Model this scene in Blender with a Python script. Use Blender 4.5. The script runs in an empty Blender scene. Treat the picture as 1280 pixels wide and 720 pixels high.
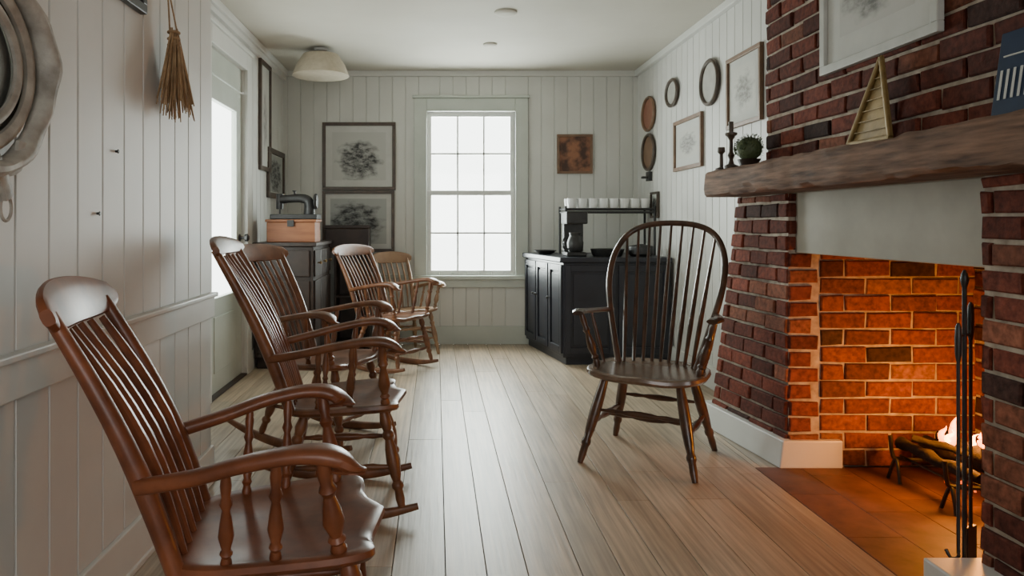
import bpy, bmesh, math, random
from mathutils import Vector, Matrix, noise
R = random.Random(7)
V = Vector

# ---------------------------------------------------------------- materials
def newmat(name):
    m = bpy.data.materials.new(name); m.use_nodes = True
    nt = m.node_tree; b = nt.nodes["Principled BSDF"]
    return m, nt, b

def ramp(nt, stops):
    r = nt.nodes.new("ShaderNodeValToRGB"); e = r.color_ramp.elements
    while len(e) < len(stops): e.new(0.5)
    for i, (p, c) in enumerate(stops):
        e[i].position = p; e[i].color = (*c, 1)
    return r

def noise_tex(nt, scale, detail=5, stretch=(1, 1, 1), coord="Object", rough=.55):
    tc = nt.nodes.new("ShaderNodeTexCoord"); mp = nt.nodes.new("ShaderNodeMapping")
    mp.inputs["Scale"].default_value = stretch
    n = nt.nodes.new("ShaderNodeTexNoise"); n.inputs["Scale"].default_value = scale
    n.inputs["Detail"].default_value = detail; n.inputs["Roughness"].default_value = rough
    nt.links.new(tc.outputs[coord], mp.inputs[0]); nt.links.new(mp.outputs[0], n.inputs[0])
    return n

def add_bump(nt, b, src, strength, dist=.01):
    bp = nt.nodes.new("ShaderNodeBump"); bp.inputs["Strength"].default_value = strength
    bp.inputs["Distance"].default_value = dist
    nt.links.new(src, bp.inputs["Height"]); nt.links.new(bp.outputs[0], b.inputs["Normal"])

def mat_noise(name, c1, c2, scale=8, rough=.5, stretch=(1, 1, 1), bump=0, metal=0, detail=5, lo=.3, hi=.7, spec=.5, coat=0):
    m, nt, b = newmat(name)
    n = noise_tex(nt, scale, detail, stretch)
    r = ramp(nt, [(lo, c1), (hi, c2)])
    nt.links.new(n.outputs["Fac"], r.inputs[0]); nt.links.new(r.outputs[0], b.inputs["Base Color"])
    b.inputs["Roughness"].default_value = rough; b.inputs["Metallic"].default_value = metal
    b.inputs["Specular IOR Level"].default_value = spec
    b.inputs["Coat Weight"].default_value = coat; b.inputs["Coat Roughness"].default_value = .25
    if bump: add_bump(nt, b, n.outputs["Fac"], bump)
    return m

def mat_attr(name, scale, stretch, lo, hi, rough, bump, spec=.5, patch=0):
    m, nt, b = newmat(name)
    a = nt.nodes.new("ShaderNodeAttribute"); a.attribute_name = "Col"
    n = noise_tex(nt, scale, 6, stretch)
    r = ramp(nt, [(.28, (lo,) * 3), (.72, (hi,) * 3)])
    mx = nt.nodes.new("ShaderNodeMix"); mx.data_type = 'RGBA'; mx.blend_type = 'MULTIPLY'
    mx.inputs["Factor"].default_value = 1
    nt.links.new(n.outputs["Fac"], r.inputs[0])
    nt.links.new(a.outputs["Color"], mx.inputs[6]); nt.links.new(r.outputs[0], mx.inputs[7])
    out = mx.outputs[2]
    if patch:
        n2 = noise_tex(nt, 1.6, 4); r2 = ramp(nt, [(.35, (1 - patch,) * 3), (.65, (1 + patch * .5,) * 3)])
        nt.links.new(n2.outputs["Fac"], r2.inputs[0])
        m2 = nt.nodes.new("ShaderNodeMix"); m2.data_type = 'RGBA'; m2.blend_type = 'MULTIPLY'; m2.inputs["Factor"].default_value = 1
        nt.links.new(out, m2.inputs[6]); nt.links.new(r2.outputs[0], m2.inputs[7]); out = m2.outputs[2]
    nt.links.new(out, b.inputs["Base Color"])
    b.inputs["Roughness"].default_value = rough; b.inputs["Specular IOR Level"].default_value = spec
    add_bump(nt, b, n.outputs["Fac"], bump, .004)
    return m

def mat_emit(name, col, strength):
    m, nt, b = newmat(name)
    b.inputs["Base Color"].default_value = (*col, 1)
    b.inputs["Emission Color"].default_value = (*col, 1); b.inputs["Emission Strength"].default_value = strength
    return m

WALL = mat_noise("painted_beadboard", (.56, .555, .53), (.62, .615, .585), 3, .5, bump=.02)
WALLB = mat_noise("painted_beadboard_sage", (.53, .53, .49), (.58, .58, .54), 3, .5, bump=.02)
TRIM = mat_noise("painted_trim", (.58, .58, .55), (.64, .64, .61), 4, .4, bump=.02)
BTRIM = mat_noise("painted_trim_sage", (.42, .45, .40), (.48, .51, .46), 4, .4)
CEIL = mat_noise("ceiling_paint", (.50, .475, .41), (.55, .525, .46), 2, .8)
FLOORM = mat_attr("floor_boards", 5, (12, .4, 1), .58, 1.2, .38, .2, patch=.14)
BRICK = mat_attr("red_brick", 45, (1, 1, 1), .45, 1.35, .88, .9, .2, patch=.25)
MORTAR = mat_noise("mortar", (.24, .185, .14), (.50, .42, .33), 22, .9, bump=.4)
SUBFLOOR = mat_noise("subfloor", (.05, .033, .022), (.08, .055, .035), 10, .9)
PLASTER = mat_noise("lintel_plaster", (.30, .275, .225), (.38, .35, .29), 5, .7, bump=.1)
WOODR = mat_noise("cherry_varnish", (.095, .028, .012), (.28, .088, .036), 9, .36, (1, 1, 1), bump=.05, lo=.3, hi=.75, spec=.4, coat=.08)
WOODM = mat_noise("walnut_varnish", (.085, .031, .014), (.23, .092, .040), 11, .38, bump=.05, spec=.4, coat=.08)
WOODL = mat_noise("maple_varnish", (.20, .11, .06), (.32, .19, .10), 9, .4, bump=.03)
WINDS = mat_noise("dark_windsor_stain", (.032, .017, .011), (.105, .050, .028), 12, .3, bump=.04, spec=.45, coat=.2)
WSEAT = mat_noise("windsor_seat_highlight", (.10, .060, .038), (.22, .145, .10), 9, .26, bump=.04, spec=.5, coat=.35)  # lighter than the chair stain: seat highlight put into the base colour
MANTEL = mat_noise("weathered_beam", (.060, .032, .021), (.27, .155, .102), 9, .8, (3, .5, 6), bump=.8, spec=.25)
FRAMEB = mat_noise("dark_frame_wood", (.045, .03, .02), (.09, .06, .04), 14, .4)
FRAMEO = mat_noise("brown_frame_wood", (.13, .07, .038), (.22, .125, .07), 14, .45)
FRAMEW = mat_noise("white_frame_wood", (.38, .38, .35), (.46, .46, .43), 14, .5)
NAVY = mat_noise("navy_cabinet_paint", (.013, .014, .021), (.022, .024, .034), 6, .38)
BLACK = mat_noise("black_iron", (.010, .010, .010), (.028, .026, .025), 20, .42, bump=.05)
DARKW = mat_noise("dark_desk_wood", (.016, .010, .008), (.042, .024, .017), 9, .45)
ORANGEW = mat_noise("pine_box_wood", (.21, .070, .024), (.31, .115, .043), 7, .5, (1, 1, 6))
CERAM = mat_noise("white_ceramic", (.75, .75, .73), (.82, .82, .80), 5, .25)
GOLD = mat_noise("aged_brass", (.15, .095, .03), (.30, .20, .07), 16, .5, metal=.4, bump=.2)
STRAW = mat_noise("straw", (.20, .115, .055), (.42, .28, .15), 25, .8)
PEWT = mat_noise("weathered_whitewash", (.20, .18, .15), (.46, .44, .39), 14, .6, metal=0, bump=.6)
MIRR, _, b_ = newmat("old_mirror"); b_.inputs["Base Color"].default_value = (.34, .35, .34, 1); b_.inputs["Metallic"].default_value = .9; b_.inputs["Roughness"].default_value = .25
GREEN = mat_noise("leaf_green", (.035, .055, .022), (.10, .13, .055), 20, .6)
SHADE = mat_noise("linen_shade", (.44, .385, .29), (.54, .48, .38), 30, .8, bump=.1)
PAPER = mat_noise("mat_board", (.48, .48, .45), (.53, .53, .50), 10, .8)
BLUE = mat_noise("blue_board", (.007, .018, .048), (.012, .028, .07), 9, .6, spec=.2)
RELIEF = mat_noise("carved_relief", (.05, .02, .012), (.26, .11, .055), 9, .6, (1, 1, 1), bump=.8, lo=.4, hi=.6)
REDM = mat_noise("red_painted_disc", (.22, .085, .05), (.30, .14, .09), 12, .6)
GREYD = mat_noise("drum_skin", (.30, .29, .26), (.40, .39, .35), 12, .7)
CHAR = mat_noise("charred_log", (.006, .005, .004), (.030, .018, .012), 22, .9, bump=.8)
EMBER = mat_emit("embers", (1.0, .14, .015), 1.6)
FLAME = mat_emit("flame", (1.0, .24, .02), 6)
FLAME2 = mat_emit("flame_core", (1.0, .50, .12), 12)
HEARTH = mat_attr("hearth_tile", 12, (1, 1, 1), .6, 1.25, .6, .3)

GLASS = bpy.data.materials.new("window_glass"); GLASS.use_nodes = True
nt = GLASS.node_tree; nt.nodes.clear()
o = nt.nodes.new("ShaderNodeOutputMaterial"); t = nt.nodes.new("ShaderNodeBsdfTransparent")
g = nt.nodes.new("ShaderNodeBsdfGlossy"); g.inputs["Roughness"].default_value = .05
mx = nt.nodes.new("ShaderNodeMixShader"); mx.inputs[0].default_value = .06
t.inputs[0].default_value = (.95, .98, .96, 1)
nt.links.new(t.outputs[0], mx.inputs[1]); nt.links.new(g.outputs[0], mx.inputs[2]); nt.links.new(mx.outputs[0], o.inputs[0])

def art_mat(name, paper, ink, scale, cx=.5, cy=.45, rad=.36, seed=0, stretch=(1, 1.4, 1)):
    """engraving: noisy ink strokes inside a soft blob, on UV 0..1"""
    m, nt, b = newmat(name)
    tc = nt.nodes.new("ShaderNodeTexCoord")
    mp = nt.nodes.new("ShaderNodeMapping"); mp.inputs["Location"].default_value = (seed, seed * .7, 0); mp.inputs["Scale"].default_value = stretch
    nt.links.new(tc.outputs["UV"], mp.inputs[0])
    n = nt.nodes.new("ShaderNodeTexNoise"); n.inputs["Scale"].default_value = scale; n.inputs["Detail"].default_value = 8; n.inputs["Roughness"].default_value = .75
    nt.links.new(mp.outputs[0], n.inputs[0])
    d = nt.nodes.new("ShaderNodeVectorMath"); d.operation = 'DISTANCE'; d.inputs[1].default_value = (cx, cy, 0)
    nt.links.new(tc.outputs["UV"], d.inputs[0])
    n2 = nt.nodes.new("ShaderNodeTexNoise"); n2.inputs["Scale"].default_value = 5; nt.links.new(mp.outputs[0], n2.inputs[0])
    ad = nt.nodes.new("ShaderNodeMath"); ad.operation = 'MULTIPLY_ADD'; ad.inputs[1].default_value = .5; 
    nt.links.new(n2.outputs["Fac"], ad.inputs[0]); nt.links.new(d.outputs["Value"], ad.inputs[2])
    mr = nt.nodes.new("ShaderNodeMapRange"); mr.inputs[1].default_value = rad + .15; mr.inputs[2].default_value = rad + .35
    mr.inputs[3].default_value = 1; mr.inputs[4].default_value = 0
    nt.links.new(ad.outputs[0], mr.inputs[0])
    r = ramp(nt, [(.42, (1, 1, 1)), (.62, (.25, .25, .25))]); nt.links.new(n.outputs["Fac"], r.inputs[0])
    mu = nt.nodes.new("ShaderNodeMath"); mu.operation = 'MULTIPLY'
    nt.links.new(r.outputs[0], mu.inputs[0]); nt.links.new(mr.outputs[0], mu.inputs[1])
    mi = nt.nodes.new("ShaderNodeMix"); mi.data_type = 'RGBA'
    mi.inputs[6].default_value = (*paper, 1); mi.inputs[7].default_value = (*ink, 1)
    nt.links.new(mu.outputs[0], mi.inputs[0]); nt.links.new(mi.outputs[2], b.inputs["Base Color"])
    b.inputs["Roughness"].default_value = .6
    return m

# ---------------------------------------------------------------- mesh helpers
def new_obj(name, bm, mat, parent=None, smooth=True, bevel=0):
    bmesh.ops.recalc_face_normals(bm, faces=bm.faces[:])
    me = bpy.data.meshes.new(name); bm.to_mesh(me); bm.free()
    if isinstance(mat, (list, tuple)):
        for m in mat: me.materials.append(m)
    else: me.materials.append(mat)
    if smooth:
        for p in me.polygons: p.use_smooth = True
        me.set_sharp_from_angle(angle=math.radians(40))
    ob = bpy.data.objects.new(name, me); bpy.context.scene.collection.objects.link(ob)
    if parent: ob.parent = parent
    if bevel:
        md = ob.modifiers.new("Bevel", 'BEVEL'); md.width = bevel; md.segments = 2; md.limit_method = 'ANGLE'
    return ob

def empty(name, loc=(0, 0, 0), rz=0, s=1):
    e = bpy.data.objects.new(name, None); bpy.context.scene.collection.objects.link(e)
    e.location = loc; e.rotation_euler = (0, 0, rz); e.scale = (s, s, s); e.empty_display_size = .1
    return e

def box(bm, x0, x1, y0, y1, z0, z1, M=None):
    vs = []
    for z in (z0, z1):
        for (x, y) in ((x0, y0), (x1, y0), (x1, y1), (x0, y1)):
            p = V((x, y, z)); vs.append(bm.verts.new(M @ p if M else p))
    fs = [(0, 3, 2, 1), (4, 5, 6, 7), (0, 1, 5, 4), (1, 2, 6, 5), (2, 3, 7, 6), (3, 0, 4, 7)]
    return [bm.faces.new([vs[i] for i in f]) for f in fs]

def boxobj(name, mat, dims, parent=None, bevel=.002, M=None):
    bm = bmesh.new()
    for d in (dims if isinstance(dims, list) else [dims]): box(bm, *d, M=M)
    return new_obj(name, bm, mat, parent, False, bevel)

def prism(bm, bot, top):
    a = [bm.verts.new(p) for p in bot]; b = [bm.verts.new(p) for p in top]; n = len(a)
    bm.faces.new(a[::-1]); bm.faces.new(b)
    for i in range(n): bm.faces.new((a[i], a[(i + 1) % n], b[(i + 1) % n], b[i]))

def cr(pts, k=6):
    pts = [V(p) for p in pts]; out = []
    for i in range(len(pts) - 1):
        p0 = pts[max(i - 1, 0)]; p1 = pts[i]; p2 = pts[i + 1]; p3 = pts[min(i + 2, len(pts) - 1)]
        for j in range(k):
            t = j / k
            out.append(.5 * ((2 * p1) + (p2 - p0) * t + (2 * p0 - 5 * p1 + 4 * p2 - p3) * t * t + (3 * p1 - p0 - 3 * p2 + p3) * t ** 3))
    out.append(pts[-1]); return out

def lerp_list(vals, n):
    if not isinstance(vals, (list, tuple)): return [vals] * n
    out = []
    for i in range(n):
        t = i / (n - 1) * (len(vals) - 1); k = min(int(t), len(vals) - 2); f = t - k
        out.append(vals[k] * (1 - f) + vals[k + 1] * f)
    return out

def sweep(bm, pts, a, b=None, up=(0, 0, 1), n=10, power=2.0, closed=False):
    pts = [V(p) for p in pts]; N = len(pts); up = V(up)
    a = lerp_list(a, N); b = lerp_list(b, N) if b is not None else a
    rings = []
    for i, p in enumerate(pts):
        if closed: t = pts[(i + 1) % N] - pts[i - 1]
        else: t = pts[min(i + 1, N - 1)] - pts[max(i - 1, 0)]
        t.normalize(); s = t.cross(up)
        if s.length < 1e-3: s = t.cross(V((1, 0, 0)))
        s.normalize(); u = s.cross(t)
        ring = []
        for k in range(n):
            an = 2 * math.pi * (k + .5) / n; c, sn = math.cos(an), math.sin(an)
            x = math.copysign(abs(c) ** (2 / power), c); y = math.copysign(abs(sn) ** (2 / power), sn)
            ring.append(bm.verts.new(p + s * (x * a[i]) + u * (y * b[i])))
        rings.append(ring)
    M = N if closed else N - 1
    for i in range(M):
        r0, r1 = rings[i], rings[(i + 1) % N]
        for k in range(n): bm.faces.new((r0[k], r0[(k + 1) % n], r1[(k + 1) % n], r1[k]))
    if not closed:
        bm.faces.new(rings[0][::-1]); bm.faces.new(rings[-1])

def turned(bm, p0, p1, prof, n=10, s=1.0):
    p0, p1 = V(p0), V(p1)
    pts = [p0.lerp(p1, t) for t, r in prof]
    d = p1 - p0; up = (0, 0, 1) if abs(d.normalized().z) < .9 else (1, 0, 0)
    t = d.normalized(); sd = t.cross(V(up)).normalized(); u = sd.cross(t)
    rings = []
    for (tt, r), p in zip(prof, pts):
        rings.append([bm.verts.new(p + (sd * math.cos(2 * math.pi * k / n) + u * math.sin(2 * math.pi * k / n)) * r * s) for k in range(n)])
    for i in range(len(rings) - 1):
        for k in range(n): bm.faces.new((rings[i][k], rings[i][(k + 1) % n], rings[i + 1][(k + 1) % n], rings[i + 1][k]))
    bm.faces.new(rings[0][::-1]); bm.faces.new(rings[-1])

LEG = [(0, .012), (.06, .015), (.16, .020), (.24, .013), (.27, .019), (.30, .019), (.33, .013), (.42, .019), (.55, .022), (.68, .018), (.74, .013), (.77, .019), (.80, .019), (.83, .013), (.92, .015), (1, .011)]
WLEG = [(0, .013), (.1, .017), (.25, .021), (.45, .0225), (.62, .019), (.72, .0145), (.75, .019), (.78, .019), (.81, .0145), (.9, .015), (1, .011)]
STR = [(0, .008), (.12, .009), (.2, .013), (.3, .009), (.36, .014), (.5, .018), (.64, .014), (.7, .009), (.8, .013), (.88, .009), (1, .008)]
POST = [(0, .010), (.08, .014), (.14, .010), (.18, .015), (.22, .010), (.36, .018), (.5, .014), (.62, .009), (.68, .015), (.74, .010), (.86, .013), (1, .009)]
SPN = [(0, .006), (.2, .008), (.45, .0105), (.7, .008), (1, .006)]

def seat_mesh(bm, ax, ay, zt, th=.036, taper=.1, tilt=.0, dip=.014, pw=2.8, n=44, scoop=.018):
    prof = [(.0, -th), (.88, -th), (.97, -th * .75), (1.0, -th * .45), (.99, -th * .12), (.95, 0), (.85, -dip * .35), (.65, -dip * .9), (.35, -dip), (0, -dip * .8)]
    rings = []
    for s, dz in prof:
        if s == 0:
            rings.append([bm.verts.new((0, 0, zt + dz))]); continue
        ring = []
        for k in range(n):
            an = 2 * math.pi * k / n; c, sn = math.cos(an), math.sin(an)
            x = ax * math.copysign(abs(c) ** (2 / pw), c); y = ay * math.copysign(abs(sn) ** (2 / pw), sn)
            yn = y / ay
            y *= 1 + taper * x / ax
            roll = 0
            if c > 0:
                x += scoop * math.cos(yn * math.pi * 2) * min(1, c * 1.5) * (1 if s > .8 else .3)
                if s > .6: roll = -.012 * (abs(c) ** 2) * (s - .6) / .4 * (1 - .6 * math.cos(yn * math.pi * 2))
            ring.append(bm.verts.new((x * s, y * s, zt + dz + tilt * x * s + roll)))
        rings.append(ring)
    for i in range(len(rings) - 1):
        a, b = rings[i], rings[i + 1]
        if len(a) == 1:
            for k in range(n): bm.faces.new((a[0], b[(k + 1) % n], b[k]))
        elif len(b) == 1:
            for k in range(n): bm.faces.new((a[k], a[(k + 1) % n], b[0]))
        else:
            for k in range(n): bm.faces.new((a[k], a[(k + 1) % n], b[(k + 1) % n], b[k]))

# ---------------------------------------------------------------- chairs
def rocking_chair(loc, rz, mat, s=1.0, nsp=6, htop=.98, lean=.24, crest_h=.052, crest_w=.25, rockers=True, name="rocking_chair", fat=1.0, az=.59, fx=0.0):
    E = empty(name, (*loc, 0), rz, s)
    bm = bmesh.new(); seat_mesh(bm, .23, .235, .425, tilt=.07, pw=4.2, taper=.10, dip=.018); new_obj("seat", bm, mat, E)
    zc = htop - .05
    def bx(z):
        t = (z - .41) / (zc - .41); return -.195 - lean * t + .02 * math.sin(math.pi * t)
    pw_ = crest_w - .045
    for i, sy in enumerate((-1, 1)):
        bm = bmesh.new()
        sweep(bm, [(bx(z), sy * (.180 + (pw_ - .180) * (z - .41) / .5), z) for z in [.39 + (zc - .39) * k / 10 for k in range(11)]], [.020, .023, .020, .015], n=10)
        new_obj(f"back_post_{i+1}", bm, mat, E)
    bm = bmesh.new(); ys = [-crest_w + 2 * crest_w * k / 22 for k in range(23)]
    pts = []; hh = []
    for y in ys:
        q = y / crest_w
        pts.append((bx(zc) - .035 * (1 - q * q) + .012, y, zc + .012 * (1 - q * q))); hh.append(crest_h * (.55 + .45 * (1 - abs(q) ** 2.6)) if abs(q) < .99 else crest_h * .3)
    sweep(bm, pts, [.012] * 23, hh, up=(-lean, 0, .5), n=14, power=3.2)
    new_obj("crest_rail", bm, mat, E)
    bm = bmesh.new()
    for k in range(nsp):
        q = (k + 1) / (nsp + 1) * 2 - 1
        yb, yt = q * .17, q * (pw_ - .005)
        zt = zc - crest_h * .7
        pl = []
        for j in range(9):
            t = j / 8; z = .405 + (zt - .405) * t
            pl.append((bx(z) + .012 * math.sin(math.pi * t) - .028 * (1 - q * q) * t + .008, yb + (yt - yb) * t, z))
        sweep(bm, pl, [.006 * fat, .009 * fat, .0115 * fat, .010 * fat, .0065 * fat], n=8)
    new_obj("back_spindles", bm, mat, E)
    for i, sy in enumerate((-1, 1)):
        bm = bmesh.new()
        path = cr([(bx(az) - .005, sy * .195, az), (-.15, sy * .232, az + .025), (-.01 + fx * .7, sy * .256, az + .055), (.10 + fx, sy * .268, az + .072), (.165 + fx, sy * .270, az + .070), (.203 + fx, sy * .266, az + .052), (.208 + fx, sy * .262, az + .030)], 5)
        sweep(bm, path, [.017, .024, .027, .031, .037, .040, .034], [.016, .015, .015, .016, .018, .017, .011], n=14, power=2.8)
        new_obj(f"armrest_{i+1}", bm, mat, E)
        bm = bmesh.new()
        turned(bm, (.165 + fx * .5, sy * .210, .42), (.155 + fx, sy * .266, az + .065), POST, s=1.3)
        turned(bm, (.03 + fx * .4, sy * .205, .41), (.045 + fx * .6, sy * .258, az + .058), POST, s=.95)
        turned(bm, (-.09, sy * .195, .40), (-.085, sy * .242, az + .038), POST, s=.9)
        new_obj(f"arm_posts_{i+1}", bm, mat, E)
        rad = 1.15
        rz_ = lambda x: .02 + rad - math.sqrt(rad * rad - x * x)
        if rockers:
            bm = bmesh.new()
            xs = [-.44 + .72 * k / 24 for k in range(25)]
            sweep(bm, [(x, sy * .225, rz_(x)) for x in xs], [.010] + [.013] * 8 + [.010], [.012, .018, .022, .022, .022, .018, .012], n=12, power=3)
            new_obj(f"rocker_{i+1}", bm, mat, E)
        f = (lambda x: rz_(x) + .01) if rockers else (lambda x: 0.001)
        bm = bmesh.new(); turned(bm, (.15, sy * .165, .41), (.22, sy * .223, f(.22)), LEG, 12, 1.15); new_obj(f"leg_{i+1}", bm, mat, E)
        bm = bmesh.new(); turned(bm, (-.14, sy * .15, .39), (-.24, sy * .223, f(.24)), LEG, 12, 1.15); new_obj(f"leg_{i+3}", bm, mat, E)
        bm = bmesh.new(); turned(bm, (.190, sy * .20, .195), (-.195, sy * .19, .195), STR); new_obj(f"side_stretcher_{i+1}", bm, mat, E)
    bm = bmesh.new()
    turned(bm, (.182, -.19, .25), (.182, .19, .25), STR, s=1.1)
    turned(bm, (.200, -.205, .155), (.200, .205, .155), STR)
    turned(bm, (-.185, -.185, .22), (-.185, .185, .22), STR)
    new_obj("stretchers", bm, mat, E)
    return E

rocking_chair((-.365, 1.66), math.radians(9), WOODR, lean=.235, nsp=5, htop=.97, crest_w=.22, crest_h=.056, fat=1.25, az=.578, fx=-.055)
rocking_chair((-.365, 2.87), math.radians(5), WOODM, nsp=7, htop=1.055, lean=.265, crest_h=.04, az=.60, fx=-.01)
rocking_chair((-.56, 3.68), math.radians(-24), WOODM, nsp=7, htop=.985, lean=.24, az=.60, fx=0)
rocking_chair((-.33, 5.50), math.radians(-34), WOODM, nsp=8, htop=.97, lean=.22, s=.96, az=.62, fx=.03)
rocking_chair((-.25, 6.16), math.radians(-60), WOODL, nsp=5, htop=.93, lean=.14, crest_h=.06, crest_w=.22, s=.9, rockers=False, name="wooden_armchair")

def windsor(loc, rz, mat):
    E = empty("windsor_armchair", (*loc, 0), rz)
    bm = bmesh.new(); seat_mesh(bm, .235, .270, .425, th=.04, taper=.06, dip=.018, pw=3.0); new_obj("seat", bm, WSEAT, E)
    X = lambda z: -.17 - .27 * (z - .44) / .67
    prof = [(.185, .41), (.230, .57), (.268, .72), (.283, .84), (.272, .95), (.220, 1.045), (.13, 1.092), (0, 1.105)]
    full = [(y, z) for y, z in prof] + [(-y, z) for y, z in prof[-2::-1]]
    path = cr([(X(z) + .10 * abs(y / .29) ** 2 * max(0, 1 - (z - .43) / .7), y, z) for y, z in full], 5)
    bm = bmesh.new(); sweep(bm, path, .0155, .0135, up=(1, 0, 0), n=10); new_obj("back_bow", bm, mat, E)
    bm = bmesh.new(); ns = 9
    for k in range(ns):
        q = (k + .5) / ns * 2 - 1
        yt = q * .252; yb = q * .185
        best = min((p for p in path if p.z > .8), key=lambda p: abs(p.y - yt)); zt = best.z - .005
        x0 = -.17 - .03 * (1 - q * q) + .045 * q * q
        sweep(bm, [(x0 + (best.x - x0) * t, yb + (yt - yb) * t, .415 + (zt - .415) * t) for t in [j / 8 for j in range(9)]], [.008, .0115, .0105, .008, .0065], n=8)
    new_obj("back_spindles", bm, mat, E)
    for i, sy in enumerate((-1, 1)):
        bm = bmesh.new()
        sweep(bm, cr([(-.235, sy * .255, .66), (-.12, sy * .285, .665), (.0, sy * .305, .672), (.09, sy * .313, .678), (.14, sy * .303, .674)], 5), [.014, .020, .025, .033, .026], [.012, .012, .012, .014, .011], n=12)
        new_obj(f"armrest_{i+1}", bm, mat, E)
        bm = bmesh.new()
        turned(bm, (.06, sy * .232, .415), (.09, sy * .306, .672), POST, s=1.25)
        turned(bm, (-.04, sy * .233, .415), (-.03, sy * .296, .668), SPN, s=1.1)
        new_obj(f"arm_posts_{i+1}", bm, mat, E)
        bm = bmesh.new(); turned(bm, (.14, sy * .165, .40), (.25, sy * .255, .0), WLEG, 12, 1.15); new_obj(f"leg_{i+1}", bm, mat, E)
        bm = bmesh.new(); turned(bm, (-.14, sy * .155, .40), (-.26, sy * .245, .0), WLEG, 12, 1.15); new_obj(f"leg_{i+3}", bm, mat, E)
        bm = bmesh.new(); turned(bm, (.205, sy * .215, .18), (-.205, sy * .205, .18), STR); new_obj(f"side_stretcher_{i+1}", bm, mat, E)
    bm = bmesh.new()
    turned(bm, (.185, -.20, .24), (.185, .20, .24), STR, s=.85); turned(bm, (-.19, -.20, .24), (-.19, .20, .24), STR, s=.85)
    turned(bm, (.0, -.21, .18), (.0, .21, .18), STR)
    new_obj("stretchers", bm, mat, E)
windsor((1.01, 3.40), math.radians(-121), WINDS)

# ---------------------------------------------------------------- room shell
H = 2.5; YB = 6.6; YR = -2.4; XR = 1.85; XL = -1.4; XN = -.97
def groove_wall(bm, p0, p1, z0, z1, nrm, board=.12, thick=.08, gd=.006, gw=.0045, s0=0.0):
    p0, p1, n = V((*p0, 0)), V((*p1, 0)), V((*nrm, 0)); L = (p1 - p0).length; d = (p1 - p0).normalized()
    prof = [(0, 0)]
    s = s0 + board
    while s < L - gw * 2:
        if s > gw * 2: prof += [(s - gw, 0), (s - gw * .3, -gd), (s + gw * .3, -gd), (s + gw, 0)]
        s += board
    prof.append((L, 0))
    def P(s, q, z): r = p0 + d * s + n * q; return V((r.x, r.y, z))
    lo = [bm.verts.new(P(s, q, z0)) for s, q in prof]; hi = [bm.verts.new(P(s, q, z1)) for s, q in prof]
    bl = [bm.verts.new(P(s, -thick, z0)) for s in (0, L)]; bh = [bm.verts.new(P(s, -thick, z1)) for s in (0, L)]
    for i in range(len(prof) - 1): bm.faces.new((lo[i], lo[i + 1], hi[i + 1], hi[i]))
    bm.faces.new((bl[0], bl[1], bh[1], bh[0])); bm.faces.new((lo[0], hi[0], bh[0], bl[0])); bm.faces.new((lo[-1], hi[-1], bh[1], bl[1]))
    bm.faces.new(lo + bl[::-1]); bm.faces.new(hi + bh[::-1])

wx0, wx1, wz0, wz1 = -.085, .725, .66, 2.13
bm = bmesh.new()
groove_wall(bm, (XL - .08, YB), (wx0, YB), 0, H, (0, -1))
groove_wall(bm, (wx1, YB), (XR + .08, YB), 0, H, (0, -1))
groove_wall(bm, (wx0, YB), (wx1, YB), 0, wz0, (0, -1)); groove_wall(bm, (wx0, YB), (wx1, YB), wz1, H, (0, -1))
new_obj("wall_back", bm, WALLB, smooth=False)
dy0, dy1, dz1 = 4.42, 5.26, 2.22
bm = bmesh.new()
groove_wall(bm, (XL, 3.1), (XL, dy0), 0, H, (1, 0)); groove_wall(bm, (XL, dy1), (XL, YB), 0, H, (1, 0))
groove_wall(bm, (XL, dy0), (XL, dy1), dz1, H, (1, 0))
groove_wall(bm, (XN, YR), (XN, 3.1), 0, H, (1, 0), board=.145, thick=.51, gd=.009, gw=.005)
new_obj("wall_left", bm, WALL, smooth=False)
bm = bmesh.new()
groove_wall(bm, (XR, 3.5), (XR, YB), 0, H, (-1, 0)); groove_wall(bm, (XR, YR), (XR, 1.0), 0, H, (-1, 0))
new_obj("wall_right", bm, WALL, smooth=False)
bm = bmesh.new()
groove_wall(bm, (XN, YR), (-.6, YR), 0, H, (0, 1)); groove_wall(bm, (1.5, YR), (XR, YR), 0, H, (0, 1))
groove_wall(bm, (-.6, YR), (1.5, YR), 0, .8, (0, 1)); groove_wall(bm, (-.6, YR), (1.5, YR), 2.2, H, (0, 1))  # opening left for the added fill window
new_obj("wall_rear", bm, WALL, smooth=False)
boxobj("ceiling", CEIL, (XL - .1, XR + .8, YR - .1, YB + .1, H, H + .1), bevel=0)
boxobj("foundation_slab", SUBFLOOR, (XL - .1, XR + .8, YR - .1, YB + .1, -.12, -.021), bevel=0)

# floor boards
bm = bmesh.new(); col = bm.loops.layers.float_color.new("Col")
def fb(x0, x1, y0, y1):
    c = R.uniform(.78, 1.10); w = R.uniform(-.02, .02)
    fs = box(bm, x0 + .0016, x1 - .0016, y0 + .001, y1 - .001, -.02, 0)
    for f in fs:
        for l in f.loops: l[col] = ((.47 + w) * c, (.368) * c, (.262 - w * .5) * c, 1)
x = XL
while x < XR:
    w = R.choice([.13, .15, .17]); x1 = min(x + w, XR)
    y = YR - R.uniform(0, 1.5)
    while y < YB:
        y1 = min(y + R.uniform(1.6, 3.6), YB)
        if y1 > YR:
            a = max(y, YR)
            if x1 > 1.44 and a < 3.25 and y1 > 2.13:
                if x < 1.44:
                    fb(x, 1.44, a, y1)
                if a < 2.13: fb(max(x, 1.44), x1, a, 2.13)
                if y1 > 3.25: fb(max(x, 1.44), x1, 3.25, y1)
            else: fb(x, x1, a, y1)
        y = y1
    x = x1
new_obj("floor", bm, FLOORM, smooth=False, bevel=.0006)

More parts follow.
